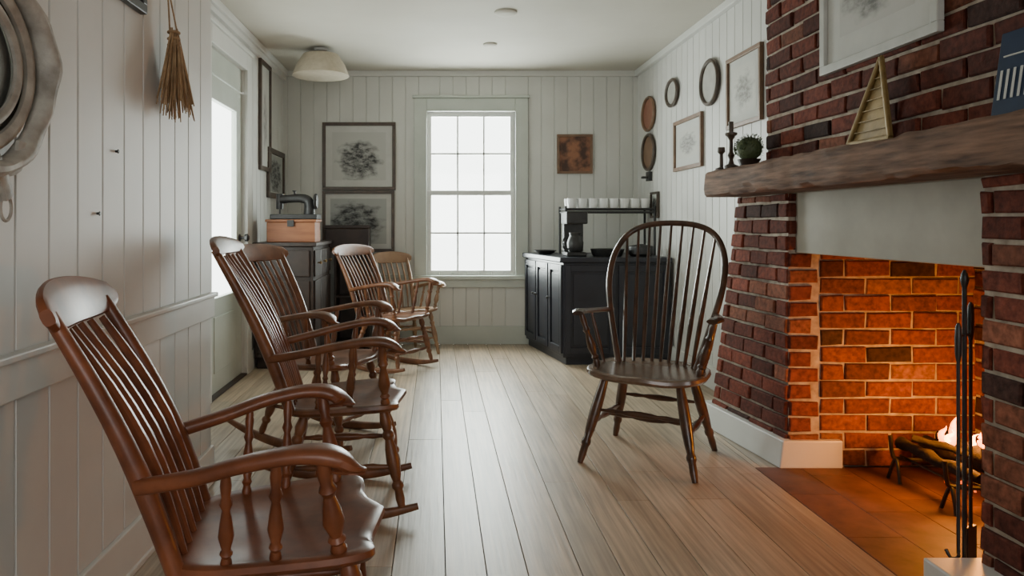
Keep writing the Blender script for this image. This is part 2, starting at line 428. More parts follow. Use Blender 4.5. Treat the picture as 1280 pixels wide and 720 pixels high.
def trim(name, dims, mat=TRIM, bevel=.004): return boxobj(name, mat, dims, bevel=bevel)
trim("baseboard_left", [(XN, XN + .018, YR, 3.1, 0, .15), (XN, XN + .026, YR, 3.1, 0, .02)])
trim("baseboard_left_far", [(XL, XL + .018, dy1 + .14, YB, 0, .15)])
trim("baseboard_back", [(XL, XR, YB - .022, YB, 0, .165)], BTRIM)
trim("baseboard_right", [(XR - .02, XR, 3.96, YB, 0, .15)])
trim("trim_1", [(XN, XN + .018, YR, 3.1, .70, .79), (XN, XN + .034, YR, 3.1, .79, .808)])
trim("trim_2", [(XL, wx0 - .12, YB - .02, YB, .60, .64), (wx1 + .12, XR, YB - .02, YB, .60, .64)], BTRIM)
trim("trim_3", [(XL, XL + .05, 3.1, YB, H - .05, H), (XL, XL + .03, 3.1, YB, H - .09, H - .05)])
trim("trim_4", [(XR - .04, XR, 3.5, YB, H - .05, H)])
trim("trim_5", [(XL, XR, YB - .035, YB, H - .05, H)], WALLB)

W = empty("window_1")
boxobj("casing", BTRIM, [(wx0 - .115, wx0, YB - .03, YB, wz0 - .04, wz1 + .12), (wx1, wx1 + .115, YB - .03, YB, wz0 - .04, wz1 + .12), (wx0, wx1, YB - .03, YB, wz1, wz1 + .12), (wx0 - .13, wx1 + .13, YB - .045, YB, wz1 + .12, wz1 + .145)], W, .004)
boxobj("sill", BTRIM, [(wx0 - .14, wx1 + .14, YB - .06, YB, wz0 - .065, wz0 - .03), (wx0 - .115, wx1 + .115, YB - .025, YB, wz0 - .14, wz0 - .065)], W, .004)
zm = 1.385
d = []
for (za, zb, yy) in ((wz0 - .03, zm + .02, YB + .005), (zm - .02, wz1, YB + .035)):
    d += [(wx0, wx0 + .042, yy, yy + .03, za, zb), (wx1 - .042, wx1, yy, yy + .03, za, zb), (wx0 + .042, wx1 - .042, yy, yy + .03, za, za + .045), (wx0 + .042, wx1 - .042, yy, yy + .03, zb - .042, zb)]
    for k in (1, 2):
        xx = wx0 + .042 + (wx1 - wx0 - .084) * k / 3; d.append((xx - .008, xx + .008, yy + .005, yy + .025, za + .04, zb - .04))
    zz = (za + zb) / 2; d.append((wx0 + .042, wx1 - .042, yy + .005, yy + .025, zz - .008, zz + .008))
boxobj("sashes", TRIM, d, W, .002)
boxobj("glass", GLASS, [(wx0 + .03, wx1 - .03, YB + .018, YB + .020, wz0, zm), (wx0 + .03, wx1 - .03, YB + .048, YB + .050, zm, wz1 - .03)], W, 0)
boxobj("jamb", TRIM, [(wx0 - .02, wx0, YB, YB + .08, wz0 - .03, wz1), (wx1, wx1 + .02, YB, YB + .08, wz0 - .03, wz1), (wx0, wx1, YB, YB + .08, wz0 - .06, wz0 - .03)], W, 0)

W2 = empty("added_fill_window")  # unseen window added behind the camera to let in fill light
d = [(-.68, -.6, YR, YR + .03, .72, 2.28), (1.5, 1.58, YR, YR + .03, .72, 2.28), (-.6, 1.5, YR, YR + .03, 2.2, 2.28), (-.6, 1.5, YR, YR + .05, .76, .8)]
for k in range(5):
    xx = -.6 + 2.1 * k / 4; d.append((max(xx - .02, -.6), min(xx + .02, 1.5), YR - .05, YR - .02, .8, 2.2))
d.append((-.6, 1.5, YR - .05, YR - .02, 1.48, 1.52))
boxobj("casing_and_muntins", TRIM, d, W2, .002)

D = empty("door_1")
boxobj("casing", TRIM, [(XL, XL + .025, dy0 - .11, dy0, 0, dz1 + .12), (XL, XL + .025, dy1, dy1 + .12, 0, dz1 + .12), (XL, XL + .025, dy0, dy1, dz1, dz1 + .12), (XL, XL + .04, dy0 - .12, dy1 + .13, dz1 + .12, dz1 + .145)], D, .004)
xa, xb = XL - .06, XL - .02
boxobj("slab", BTRIM, [(xa, xb, dy0, dy0 + .10, .012, 2.05), (xa, xb, dy1 - .13, dy1, .012, 2.05), (xa, xb, dy0 + .1, dy1 - .13, .012, .62), (xa, xb, dy0 + .1, dy1 - .13, 1.90, 2.05),
                       (xa + .01, xb + .006, dy0 + .18, dy1 - .2, .14, .50), (xa, xb, dy0, dy1, 2.06, 2.22)], D, .003)
boxobj("glass", GLASS, [(xa + .02, xa + .023, dy0 + .1, dy1 - .13, .62, 1.90)], D, 0)
bm = bmesh.new(); turned(bm, (xb, dy1 - .06, 1.0), (xb + .07, dy1 - .06, 1.0), [(0, .028), (.08, .028), (.1, .01), (.5, .01), (.6, .026), (.85, .028), (1, .015)], 14); new_obj("knob", bm, BLACK, D)
boxobj("threshold", DARKW, (XL - .08, XL + .02, dy0, dy1, 0, .012), D, .003)

# ---------------------------------------------------------------- fireplace
FP = empty("brick_fireplace")
XF = 1.6
def bricks(bm, P, Wd, Hh, n, bw=.198, bh=.062, m=.013, dep=.012, off=0, tint=(1, 1, 1)):
    col = bm.loops.layers.float_color.get("Col") or bm.loops.layers.float_color.new("Col")
    n = V(n); v = m / 2; r = 0
    while v < Hh - .02:
        v1 = min(v + bh, Hh - m / 4)
        u = -(bw / 2 if (r + off) % 2 else 0)
        while u < Wd - .01:
            a = max(u, 0) ; b = min(u + bw, Wd)
            if b - a > .03:
                j = lambda: R.uniform(-.0035, .0035)
                q = [(a + j(), v + j()), (b + j(), v + j()), (b + j(), v1 + j()), (a + j(), v1 + j())]
                dd = dep + R.uniform(-.005, .005)
                base = [bm.verts.new(P(*p) - n * .002) for p in q]
                cu, cv = (a + b) / 2, (v + v1) / 2
                front = [bm.verts.new(P(p[0] + (.005 if p[0] < cu else -.005), p[1] + (.005 if p[1] < cv else -.005)) + n * (dd + R.uniform(-.001, .001))) for p in q]
                mid = [bm.verts.new(P(p[0], p[1]) + n * (dd - .005)) for p in q]
                fs = [bm.faces.new(front)]
                for k in range(4):
                    fs.append(bm.faces.new((base[k], base[(k + 1) % 4], mid[(k + 1) % 4], mid[k])))
                    fs.append(bm.faces.new((mid[k], mid[(k + 1) % 4], front[(k + 1) % 4], front[k])))
                t = R.random(); s = R.uniform(.7, 1.2)
                c = (.175, .046, .028) if t < .5 else ((.115, .034, .023) if t < .78 else ((.25, .090, .052) if t < .94 else (.06, .028, .022)))
                for f in fs:
                    for l in f.loops: l[col] = (c[0] * s * tint[0], c[1] * s * tint[1], c[2] * s * tint[2], 1)
            u += bw + m
        v += bh + m; r += 1
YF0 = .9
A0, B0, A1, B1 = V((XF, 3.27, 0)), V((1.51, 3.95, 0)), V((XF, 3.27, 1.24)), V((XF, 3.80, 1.24))
bm = bmesh.new(); prism(bm, [A0, B0, V((2.6, 3.95, 0)), V((2.6, 3.27, 0))], [A1, B1, V((2.6, 3.80, 1.24)), V((2.6, 3.27, 1.24))])
new_obj("far_pier_core", bm, MORTAR, FP, False)
bm = bmesh.new(); wd = (B0 - A0).length
def PA(u, v):
    t = v / 1.24; a = A0.lerp(A1, t); b = B0.lerp(B1, t); return a.lerp(b, u / wd)
bricks(bm, PA, wd, 1.24, (-1, -.08, 0))
bricks(bm, lambda u, v: V((XF + u, 3.27, v)), .13, 1.24, (0, -1, 0), off=1)
new_obj("far_pier_bricks", bm, BRICK, FP, False)
boxobj("upper_core", MORTAR, [(XF, 2.6, YF0, 3.47, 1.38, H), (XF + .02, 2.6, YF0, 3.80, 1.2401, 1.3799)], FP, 0)
bm = bmesh.new()
bricks(bm, lambda u, v: V((XF, YF0 + u, 1.38 + v)), 3.47 - YF0, H - 1.38, (-1, 0, 0))
bricks(bm, lambda u, v: V((XF + u, 3.47, 1.38 + v)), .25, H - 1.38, (0, 1, 0), off=1)
new_obj("upper_bricks", bm, BRICK, FP, False)
boxobj("near_pier_core", MORTAR, (XF, 2.6, YF0, 2.10, 0, 1.24), FP, 0)
bm = bmesh.new()
bricks(bm, lambda u, v: V((XF, YF0 + u, v)), 2.10 - YF0, 1.24, (-1, 0, 0))
bricks(bm, lambda u, v: V((XF + u, 2.10, v)), .85, .96, (0, 1, 0), off=1)
new_obj("near_pier_bricks", bm, BRICK, FP, False)
boxobj("lintel_panel", PLASTER, [(XF + .03, XF + .14, 2.10, 3.27, .970, 1.24)], FP, .004)
boxobj("firebox_roof", MORTAR, [(XF + .14, 2.6, 2.10, 3.27, .970, 1.24)], FP, 0)
bm = bmesh.new()
prism(bm, [(2.45, 2.10, 0), (2.6, 2.10, 0), (2.6, 3.27, 0), (2.45, 3.27, 0)], [(2.45, 2.10, .97), (2.6, 2.10, .97), (2.6, 3.27, .97), (2.45, 3.27, .97)])
new_obj("firebox_back_core", bm, MORTAR, FP, False)
bm = bmesh.new()
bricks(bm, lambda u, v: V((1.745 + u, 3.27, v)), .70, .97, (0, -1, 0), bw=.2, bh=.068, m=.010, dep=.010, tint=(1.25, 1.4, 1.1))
bricks(bm, lambda u, v: V((2.45, 2.10 + u, v)), 1.17, .97, (-1, 0, 0), bw=.2, bh=.068)
new_obj("firebox_bricks", bm, BRICK, FP, False)
bm = bmesh.new()
prism(bm, [V((1.545, 3.235, 0)), V((1.455, 3.99, 0)), V((1.83, 3.99, 0)), V((1.83, 3.235, 0))], [V((1.56, 3.235, .125)), V((1.47, 3.99, .125)), V((1.83, 3.99, .125)), V((1.83, 3.235, .125))])
new_obj("far_plinth", bm, TRIM, FP, False, .006)
boxobj("near_plinth", TRIM, (1.44, 1.83, YF0, 2.13, 0, .115), FP, .006)
bm = bmesh.new(); col = bm.loops.layers.float_color.new("Col")
x = 1.44
while x < 2.45:
    y = 2.13 - R.uniform(0, .2)
    while y < 3.26:
        a, b = max(y, 2.13), min(y + .4, 3.25)
        if b - a > .02:
            s = R.uniform(.85, 1.1)
            for f in box(bm, x + .0012, min(x + .2, 2.45) - .0012, a + .0012, b - .0012, -.02, .002):
                for l in f.loops: l[col] = (.12 * s, .046 * s, .025 * s, 1)
        y += .4
    x += .2
new_obj("hearth_tiles", bm, HEARTH, FP, False, .001)
bm = bmesh.new(); y0, y1 = YF0, 3.80; n = 120; rings = []
for k in range(n + 1):
    y = y0 + (y1 - y0) * k / n; ring = []
    prof = [(1.62, 1.241), (1.50, 1.241), (1.435, 1.243), (1.422, 1.256), (1.418, 1.285), (1.42, 1.33), (1.42, 1.362), (1.432, 1.376), (1.50, 1.38), (1.62, 1.38)]
    for i, (x, z) in enumerate(prof):
        if 2 <= i <= 7:
            nv = noise.noise_vector(V((y * 3.2, i * .7, 3))) * .014 + noise.noise_vector(V((y * 14, i * 2.3, 7))) * .008
            x += nv.x; z += nv.z * (.8)
            if i <= 3: z = max(z, 1.241)
            if i >= 6: z = min(z, 1.38)
        ring.append(bm.verts.new((x, y, z)))
    rings.append(ring)
for i in range(n):
    for k in range(10): bm.faces.new((rings[i][k], rings[i][(k + 1) % 10], rings[i + 1][(k + 1) % 10], rings[i + 1][k]))
bm.faces.new(rings[0]); bm.faces.new(rings[-1][::-1])
new_obj("mantel_beam", bm, MANTEL, FP)

# fire
F = empty("log_fire", (2.12, 2.91, 0), 0, .82)
bm = bmesh.new()
def log(p0, p1, r):
    p0, p1 = V(p0), V(p1); pts = [p0.lerp(p1, k / 12) + noise.noise_vector(p0 * 5 + V((k * .4, 0, 0))) * .018 for k in range(13)]
    sweep(bm, pts, [r * R.uniform(.75, 1.15) for _ in range(13)], n=12)
log((-.10, -.26, .17), (-.14, .26, .19), .030); log((.12, -.3, .17), (.02, .28, .175), .045); log((.02, -.25, .235), (.06, .22, .235), .035)
log((-.17, .10, .25), (.12, -.14, .21), .02)
new_obj("logs", bm, CHAR, F)
bm = bmesh.new()
for yy in (-.2, .2):
    sweep(bm, cr([(-.22, yy, .24), (-.21, yy, .15), (-.18, yy, .12), (0, yy, .11), (.24, yy, .11)], 5), .010, n=8)
    sweep(bm, cr([(-.20, yy - .05, .004), (-.19, yy, .12), (-.20, yy + .05, .004)], 5), .009, n=8)
    sweep(bm, [(.22, yy, .11), (.22, yy, .004)], .010, n=8)
for xx in (-.14, -.05, .05, .15): sweep(bm, [(xx, -.24, .122), (xx, .24, .122)], .007, n=6)
new_obj("andirons", bm, BLACK, F)
bm = bmesh.new()
for k in range(26):
    p = V((R.uniform(.0, .25), R.uniform(-.22, .2), 0)); s = R.uniform(.006, .014)
    bmesh.ops.create_icosphere(bm, subdivisions=1, radius=s, matrix=Matrix.Translation((p.x, p.y, .010 + s * .5)))
new_obj("ember_bed", bm, EMBER, F, False)
def flame(bm, x, y, z, h, r):
    pts = []; rr = []
    for k in range(13):
        t = k / 12; nv = noise.noise_vector(V((x * 9, y * 9, t * 2.5)))
        pts.append((x + nv.x * .05 * t, y + nv.y * .06 * t, z + h * t)); rr.append(max(.0015, r * (math.sin(math.pi * min(1, t * .9 + .12)) ** .8) * (1 - t * .5)))
    sweep(bm, pts, rr, n=10)
bm = bmesh.new()
for x, y, z, h, r in ((.00, .06, .23, .15, .026), (-.02, .10, .23, .09, .02), (.07, -.06, .22, .14, .028), (.04, -.14, .22, .11, .022)): flame(bm, x, y, z, h, r)
new_obj("flames", bm, FLAME, F)
bm = bmesh.new(); flame(bm, -.035, .045, .235, .08, .015); flame(bm, .03, -.05, .24, .08, .016); new_obj("flame_cores", bm, FLAME2, F)

# fire tools
T = empty("fireplace_tool_set", (1.615, 2.20, 0), math.radians(28))
bm = bmesh.new()
turned(bm, (0, 0, .004), (0, 0, .05), [(0, .055), (.3, .055), (.6, .03), (1, .010)], 20)
sweep(bm, [(0, 0, .04), (0, 0, .92)], .0065, n=8); turned(bm, (0, 0, .90), (0, 0, .96), [(0, .005), (.3, .010), (.5, .012), (.8, .009), (1, .003)], 12)
sweep(bm, [(-.03, .0, .76), (.03, 0, .76)], .004, n=8)
new_obj("stand", bm, BLACK, T)
bm = bmesh.new()
for dx, dy, h in ((-.035, .0, .80), (.035, 0, .86)):
    sweep(bm, [(dx, dy, .10), (dx, dy, h - .1)], .005, n=8); turned(bm, (dx, dy, h - .12), (dx, dy, h), [(0, .005), (.2, .009), (.6, .010), (.9, .008), (1, .003)], 10)
sweep(bm, cr([(-.035, .0, .12), (-.035, 0, .09), (-.035, .02, .08), (-.035, .035, .10)], 4), .005, n=8)
box(bm, .01, .06, -.005, .005, .07, .17)
new_obj("poker_and_shovel", bm, BLACK, T)

# ---------------------------------------------------------------- framed things
def frame_M(center, normal):
    n = V(normal).normalized(); v = V((0, 0, 1)); u = v.cross(n)
    return Matrix(((u.x, v.x, n.x, center[0]), (u.y, v.y, n.y, center[1]), (u.z, v.z, n.z, center[2]), (0, 0, 0, 1)))
def framed(name, center, normal, w, h, fw, fmat, art, mat_w=.05, dep=.025, gap=0.001):
    E = empty(name); M = frame_M(center, normal); w2, h2 = w / 2, h / 2
    boxobj("frame", fmat, [(-w2, w2, -h2, -h2 + fw, gap, dep), (-w2, w2, h2 - fw, h2, gap, dep), (-w2, -w2 + fw, -h2 + fw, h2 - fw, gap, dep), (w2 - fw, w2, -h2 + fw, h2 - fw, gap, dep)], E, .003, M)
    boxobj("mat_board", PAPER, (-w2 + fw, w2 - fw, -h2 + fw, h2 - fw, gap, dep * .4), E, 0, M)
    a, b = w2 - fw - mat_w, h2 - fw - mat_w
    bm = bmesh.new(); uv = bm.loops.layers.uv.new("UVMap")
    vs = [bm.verts.new(M @ V((x, y, dep * .4 + .001))) for x, y in ((-a, -b), (a, -b), (a, b), (-a, b))]
    f = bm.faces.new(vs)
    for l, c in zip(f.loops, ((0, 0), (1, 0), (1, 1), (0, 1))): l[uv].uv = c
    me = bpy.data.meshes.new("print"); bm.to_mesh(me); bm.free(); me.materials.append(art)
    ob = bpy.data.objects.new("print", me); bpy.context.scene.collection.objects.link(ob); ob.parent = E
    return E
A_ship = art_mat("engraving_a", (.44, .44, .41), (.02, .02, .02), 7, .5, .42, .36, 1)
A_land = art_mat("engraving_b", (.34, .35, .33), (.015, .015, .015), 6, .45, .45, .42, 4)
A_c = art_mat("sketch_c", (.48, .47, .43), (.16, .15, .14), 9, .5, .5, .34, 7)
A_d = art_mat("sketch_d", (.50, .49, .45), (.20, .19, .17), 9, .5, .45, .32, 9)
A_e = art_mat("sketch_e", (.43, .42, .39), (.10, .10, .09), 7, .42, .42, .30, 13)
framed("framed_print", (-.705, YB, 1.72), (0, -1, 0), .67, .62, .03, FRAMEB, A_ship, .06)
framed("framed_print", (-.71, YB, 1.125), (0, -1, 0), .66, .56, .028, FRAMEB, A_land, .045)
framed("framed_print", (XR, 5.26, 1.69), (-1, 0, 0), .58, .38, .028, FRAMEO, A_c, .06)
framed("framed_print", (XR, 4.30, 1.91), (-1, 0, 0), .48, .44, .025, FRAMEO, A_d, .05)
framed("framed_print", (XF - .016, 2.585, 2.02), (-1, 0, 0), .69, .64, .035, FRAMEW, A_e, .09)
framed("framed_print", (XL, 6.25, 1.53), (1, 0, 0), .62, .42, .045, FRAMEB, A_land, .01)
framed("framed_print", (XL, 5.85, 1.97), (1, 0, 0), .36, .88, .035, FRAMEB, A_d, .05)
framed("framed_print", (XN, 2.24, 1.95), (1, 0, 0), .24, .33, .03, BLACK, A_c, .02)
E = framed("carved_wood_plaque", (1.27, YB, 1.74), (0, -1, 0), .325, .36, .022, FRAMEO, RELIEF, .0)

def oval(name, y, z, ry, rz_, rim, face, parent=None):
    E = empty(name); bm = bmesh.new(); n = 36
    pts = [(XR - .018, y + ry * math.cos(2 * math.pi * k / n), z + rz_ * math.sin(2 * math.pi * k / n)) for k in range(n)]
    sweep(bm, pts, .014, .014, up=(1, 0, 0), n=8, closed=True); new_obj("rim", bm, rim, E)
    bm = bmesh.new()
    a = [bm.verts.new((XR - .004, p[1], p[2])) for p in pts]; b = [bm.verts.new((XR - .014, p[1], p[2])) for p in pts]
    bm.faces.new(a); bm.faces.new(b[::-1])
    for k in range(n): bm.faces.new((a[k], a[(k + 1) % n], b[(k + 1) % n], b[k]))
    new_obj("face", bm, face, E, False)
oval("wall_hanging_drum", 4.83, 2.05, .15, .145, FRAMEB, GREYD)
oval("wall_hanging_drum", 5.60, 2.12, .13, .10, FRAMEB, GREYD)
oval("oval_wall_plaque", 6.22, 2.05, .17, .14, FRAMEO, REDM)
oval("oval_wall_plaque", 6.22, 1.72, .17, .15, FRAMEB, FRAMEO)
boxobj("wall_sconce_bracket", BLACK, [(XR - .03, XR - .001, 6.15, 6.25, 1.47, 1.55), (XR - .08, XR - .03, 6.18, 6.22, 1.49, 1.51)], bevel=.004)
framed("small_framed_photo", (XR, 6.05, 1.26), (-1, 0, 0), .20, .22, .02, FRAMEB, A_land, .01)

# ---------------------------------------------------------------- left wall hangings
E = empty("oval_mirror_in_horse_collar_frame")
bm = bmesh.new(); n = 72; cy, cz = 1.42, 1.44
pts = []; aa = []; bb = []
for k in range(n):
    t = 2 * math.pi * k / n; w = 1 + .02 * math.sin(5 * t)
    pts.append((XN + .045, cy + .285 * w * math.cos(t), cz + .235 * w * math.sin(t)))
    aa.append(.022 + .004 * math.sin(7 * t)); bb.append(.030 + .006 * math.sin(4 * t + 1) + .003 * math.sin(13 * t))
sweep(bm, pts, aa, bb, up=(1, 0, 0), n=12, closed=True)
pts2 = [(XN + .035, cy + .235 * math.cos(2 * math.pi * k / n), cz + .19 * math.sin(2 * math.pi * k / n)) for k in range(n)]
sweep(bm, pts2, .016, .012, up=(1, 0, 0), n=8, closed=True)
pts3 = [(XN + .038, cy + .185 * math.cos(2 * math.pi * k / n), cz + .145 * math.sin(2 * math.pi * k / n)) for k in range(n)]
sweep(bm, pts3, .012, .010, up=(1, 0, 0), n=8, closed=True)
new_obj("collar_ring", bm, PEWT, E)
bm = bmesh.new(); a = [bm.verts.new((XN + .012, p[1], p[2])) for p in pts2]; b = [bm.verts.new((XN + .024, p[1], p[2])) for p in pts2]
bm.faces.new(a); bm.faces.new(b[::-1])
for k in range(n): bm.faces.new((a[k], a[(k + 1) % n], b[(k + 1) % n], b[k]))
new_obj("mirror_glass", bm, MIRR, E, False)
bm = bmesh.new()
sweep(bm, cr([(XN + .05, 1.50, 1.235), (XN + .045, 1.54, 1.19), (XN + .04, 1.56, 1.16)], 4), .012, .022, n=8)
sweep(bm, [(XN + .035, 1.565 + .02 * math.cos(t), 1.135 + .028 * math.sin(t)) for t in [2 * math.pi * k / 16 for k in range(16)]], .004, .004, up=(1, 0, 0), n=6, closed=True)
sweep(bm, cr([(XN + .05, 1.60, 1.28), (XN + .05, 1.58, 1.23), (XN + .05, 1.52, 1.215)], 4), .010, .018, n=8)
new_obj("hardware", bm, PEWT, E)

E = empty("hanging_straw_broom"); bm = bmesh.new()
BY = 2.54; tp = V((XN + .045, BY, 1.74))
for k in range(110):
    a = R.uniform(0, 2 * math.pi); q = math.sqrt(R.random())
    e = V((XN + .055 + .045 * q * math.cos(a), BY + .16 * q * math.sin(a), 1.47 + R.uniform(-.02, .07) + .03 * q))
    s = tp + V((.012 * math.cos(a), .014 * math.sin(a), R.uniform(0, .05)))
    m = s.lerp(e, .5) + V((0, R.uniform(-.012, .012), 0))
    sweep(bm, [s, m, e], [.0022, .0032, .0018], n=4)
new_obj("straws", bm, STRAW, E)
bm = bmesh.new()
for dz in (0, .022, .045): sweep(bm, [(tp.x + .018 * math.cos(t), tp.y + .02 * math.sin(t), tp.z - .01 + dz) for t in [2 * math.pi * k / 14 for k in range(14)]], .005, .005, n=6, closed=True)
sweep(bm, cr([(tp.x - .01, tp.y - .01, tp.z + .03), (XN + .02, tp.y + .005, tp.z + .2), (XN + .008, tp.y, 2.02)], 5), .003, n=6)
sweep(bm, cr([(tp.x + .01, tp.y + .01, tp.z + .03), (XN + .02, tp.y + .012, tp.z + .2), (XN + .008, tp.y, 2.02)], 5), .003, n=6)
sweep(bm, [(XN - .001, tp.y, 2.03), (XN + .02, tp.y, 2.03)], .005, n=8)
new_obj("cord", bm, STRAW, E)
bm = bmesh.new()
for y, z in ((2.18, 1.32), (2.06, 1.13)): turned(bm, (XN - .001, y, z), (XN + .010, y, z), [(0, .004), (.7, .004), (.75, .007), (1, .005)], 10)
new_obj("wall_pegs", bm, BLACK)

# ---------------------------------------------------------------- left desk and things
E = empty("dark_writing_desk")
boxobj("body", DARKW, [(-1.375, -.93, 5.45, 6.27, .08, .93), (-1.36, -.95, 5.47, 6.25, 0.001, .08)], E, .006)
boxobj("top", DARKW, (-1.385, -.90, 5.42, 6.27, .93, .96), E, .006)
d = []
for k in range(3):
    a = 5.47 + k * .265; d += [(-.93, -.915, a, a + .245, .70, .90), (-.93, -.915, a, a + .245, .12, .67)]
d += [(-1.35, -.955, 5.435, 5.45, .12, .67), (-1.35, -.955, 5.435, 5.45, .70, .90)]
boxobj("panels", DARKW, d, E, .006)
bm = bmesh.new()
for k in range(3): turned(bm, (-.915, 5.59 + k * .265, .80), (-.885, 5.59 + k * .265, .80), [(0, .006), (.4, .006), (.6, .014), (1, .008)], 10)
new_obj("knobs", bm, GOLD, E)
E = empty("pine_storage_box")
boxobj("body", ORANGEW, (-1.29, -.92, 5.48, 5.72, .961, 1.115), E, .006)
boxobj("lid", ORANGEW, (-1.30, -.91, 5.47, 5.73, 1.115, 1.135), E, .005)
boxobj("latch", BLACK, [(-1.13, -1.08, 5.462, 5.47, 1.08, 1.13)], E, .001)
E = empty("sewing_machine")
boxobj("base", BLACK, (-1.27, -.91, 5.50, 5.70, 1.136, 1.175), E, .006)
bm = bmesh.new()
sweep(bm, cr([(-.985, 5.6, 1.17), (-.985, 5.6, 1.24), (-1.00, 5.6, 1.285), (-1.06, 5.6, 1.30), (-1.15, 5.6, 1.295), (-1.21, 5.6, 1.29)], 5), [.045, .04, .038, .034, .032, .036], [.04, .036, .034, .034, .032, .038], up=(0, 1, 0), n=12)
sweep(bm, [(-1.215, 5.6, 1.335), (-1.215, 5.6, 1.215)], [.03, .034, .028], n=10); sweep(bm, [(-1.215, 5.6, 1.22), (-1.215, 5.6, 1.178)], .006, n=8)
turned(bm, (-.955, 5.6, 1.275), (-.915, 5.6, 1.275), [(0, .012), (.2, .055), (.5, .062), (.8, .055), (1, .012)], 20)
turned(bm, (-1.1, 5.6, 1.31), (-1.1, 5.6, 1.36), [(0, .006), (.2, .018), (.3, .010), (.8, .010), (.9, .018), (1, .018)], 12)
new_obj("head", bm, BLACK, E)
E = empty("low_dark_bookcase")
boxobj("carcass", DARKW, [(-.895, -.58, 6.32, 6.56, .86, .89), (-.895, -.875, 6.32, 6.55, 0.001, .86), (-.60, -.58, 6.32, 6.55, 0.001, .86), (-.875, -.6, 6.53, 6.55, 0.001, .86), (-.875, -.6, 6.32, 6.53, .05, .07), (-.875, -.6, 6.32, 6.53, .45, .47)], E, .003)
E = empty("dark_leather_box")
boxobj("body", DARKW, (-.98, -.59, 6.33, 6.52, .891, 1.06), E, .008); boxobj("lid", DARKW, (-.985, -.585, 6.325, 6.525, 1.06, 1.09), E, .006)

# ---------------------------------------------------------------- navy cabinet + coffee station
E = empty("navy_sideboard_cabinet")
c = [V((.82, 6.56, 0)), V((.99, 5.60, 0)), V((1.825, 5.60, 0)), V((1.825, 6.56, 0))]
up = lambda p, z: V((p.x, p.y, z))
bm = bmesh.new(); prism(bm, [up(p, .06) for p in c], [up(p, .80) for p in c]); new_obj("body", bm, NAVY, E, False, .004)
cc = [V((.845, 6.56, 0)), V((1.015, 5.63, 0)), V((1.825, 5.63, 0)), V((1.825, 6.56, 0))]
bm = bmesh.new(); prism(bm, [up(p, .001) for p in cc], [up(p, .06) for p in cc]); new_obj("plinth", bm, NAVY, E, False)
ct = [V((.785, 6.57, 0)), V((.96, 5.565, 0)), V((1.83, 5.565, 0)), V((1.83, 6.57, 0))]
bm = bmesh.new(); prism(bm, [up(p, .80) for p in ct], [up(p, .84) for p in ct]); new_obj("top", bm, NAVY, E, False, .008)
def panels(p, q, cnt):
    u = (q - p); L = u.length; u.normalize(); n = u.cross(V((0, 0, 1))); 
    M = Matrix(((u.x, 0, n.x, p.x), (u.y, 0, n.y, p.y), (0, 1, 0, 0), (0, 0, 0, 1)))
    d = []; w = L / cnt
    for k in range(cnt):
        a, b = k * w + .012, (k + 1) * w - .012
        d += [(a, a + .045, .09, .78, 0, .016), (b - .045, b, .09, .78, 0, .016), (a + .045, b - .045, .09, .14, 0, .016), (a + .045, b - .045, .73, .78, 0, .016), (a + .065, b - .065, .16, .71, 0, .009)]
    return d, M
d, M = panels(c[0], c[1], 3); boxobj("door_panels_side", NAVY, d, E, .003, M)
d, M = panels(c[1], c[2], 2); boxobj("door_panels_front", NAVY, d, E, .003, M)
bm = bmesh.new()
for t in (.30, .37, .70): 
    p = c[0].lerp(c[1], t); turned(bm, (p.x, p.y, .5), (p.x - .04, p.y - .006, .5), [(0, .006), (.5, .006), (.7, .014), (1, .008)], 10)
new_obj("knobs", bm, BLACK, E)
E = empty("coffee_maker")
boxobj("body", BLACK, [(1.04, 1.20, 5.72, 5.95, .841, .875), (1.04, 1.20, 5.86, 5.95, .875, 1.19), (1.035, 1.205, 5.71, 5.96, 1.10, 1.20)], E, .01)
bm = bmesh.new(); turned(bm, (1.12, 5.79, .876), (1.12, 5.79, 1.03), [(0, .05), (.1, .062), (.5, .066), (.8, .05), (.85, .045), (1, .05)], 18)
sweep(bm, cr([(1.06, 5.77, .99), (1.02, 5.76, .98), (1.02, 5.76, .91), (1.06, 5.77, .90)], 4), .007, n=8); new_obj("carafe", bm, BLACK, E)
E = empty("black_wire_shelf")
bm = bmesh.new()
for x in (1.08, 1.82):
    for y in (5.99, 6.28): sweep(bm, [(x, y, .841), (x, y, 1.25)], .010, n=8)
for z in (1.20, 1.225):
    sweep(bm, [(1.08, 5.99, z), (1.82, 5.99, z), (1.82, 6.28, z), (1.08, 6.28, z)], .008, .008, n=6, closed=True)
for k in range(15): sweep(bm, [(1.08 + .74 * k / 14, 5.99, 1.20), (1.08 + .74 * k / 14, 6.28, 1.20)], .004, n=6)
new_obj("wire_frame", bm, BLACK, E)
bm = bmesh.new()
for k in range(8):
    for r_ in range(2):
        x, y = 1.145 + k * .088, 6.07 + r_ * .12
        turned(bm, (x, y, 1.236), (x, y, 1.315), [(0, .034), (.12, .036), (.5, .042), (1, .043), (.97, .039), (.3, .02), (.29, .0005)], 18)
new_obj("white_cups", bm, CERAM)
E = empty("black_griddle_pan")
bm = bmesh.new(); turned(bm, (1.38, 5.80, .841), (1.38, 5.80, .90), [(0, .11), (.2, .12), (1, .135), (.98, .128), (.3, .11), (.28, .0005)], 28)
new_obj("pan", bm, BLACK, E)
bm = bmesh.new(); turned(bm, (1.65, 5.80, .841), (1.65, 5.80, .94), [(0, .08), (.2, .10), (.8, .10), (.85, .085), (.95, .03), (1, .015)], 24); new_obj("black_kettle_pot", bm, BLACK)
bm = bmesh.new(); turned(bm, (.94, 6.20, .841), (.94, 6.20, .875), [(0, .05), (.3, .07), (1, .10), (.9, .09), (.4, .05), (.39, .0005)], 24); new_obj("black_bowl", bm, BLACK)

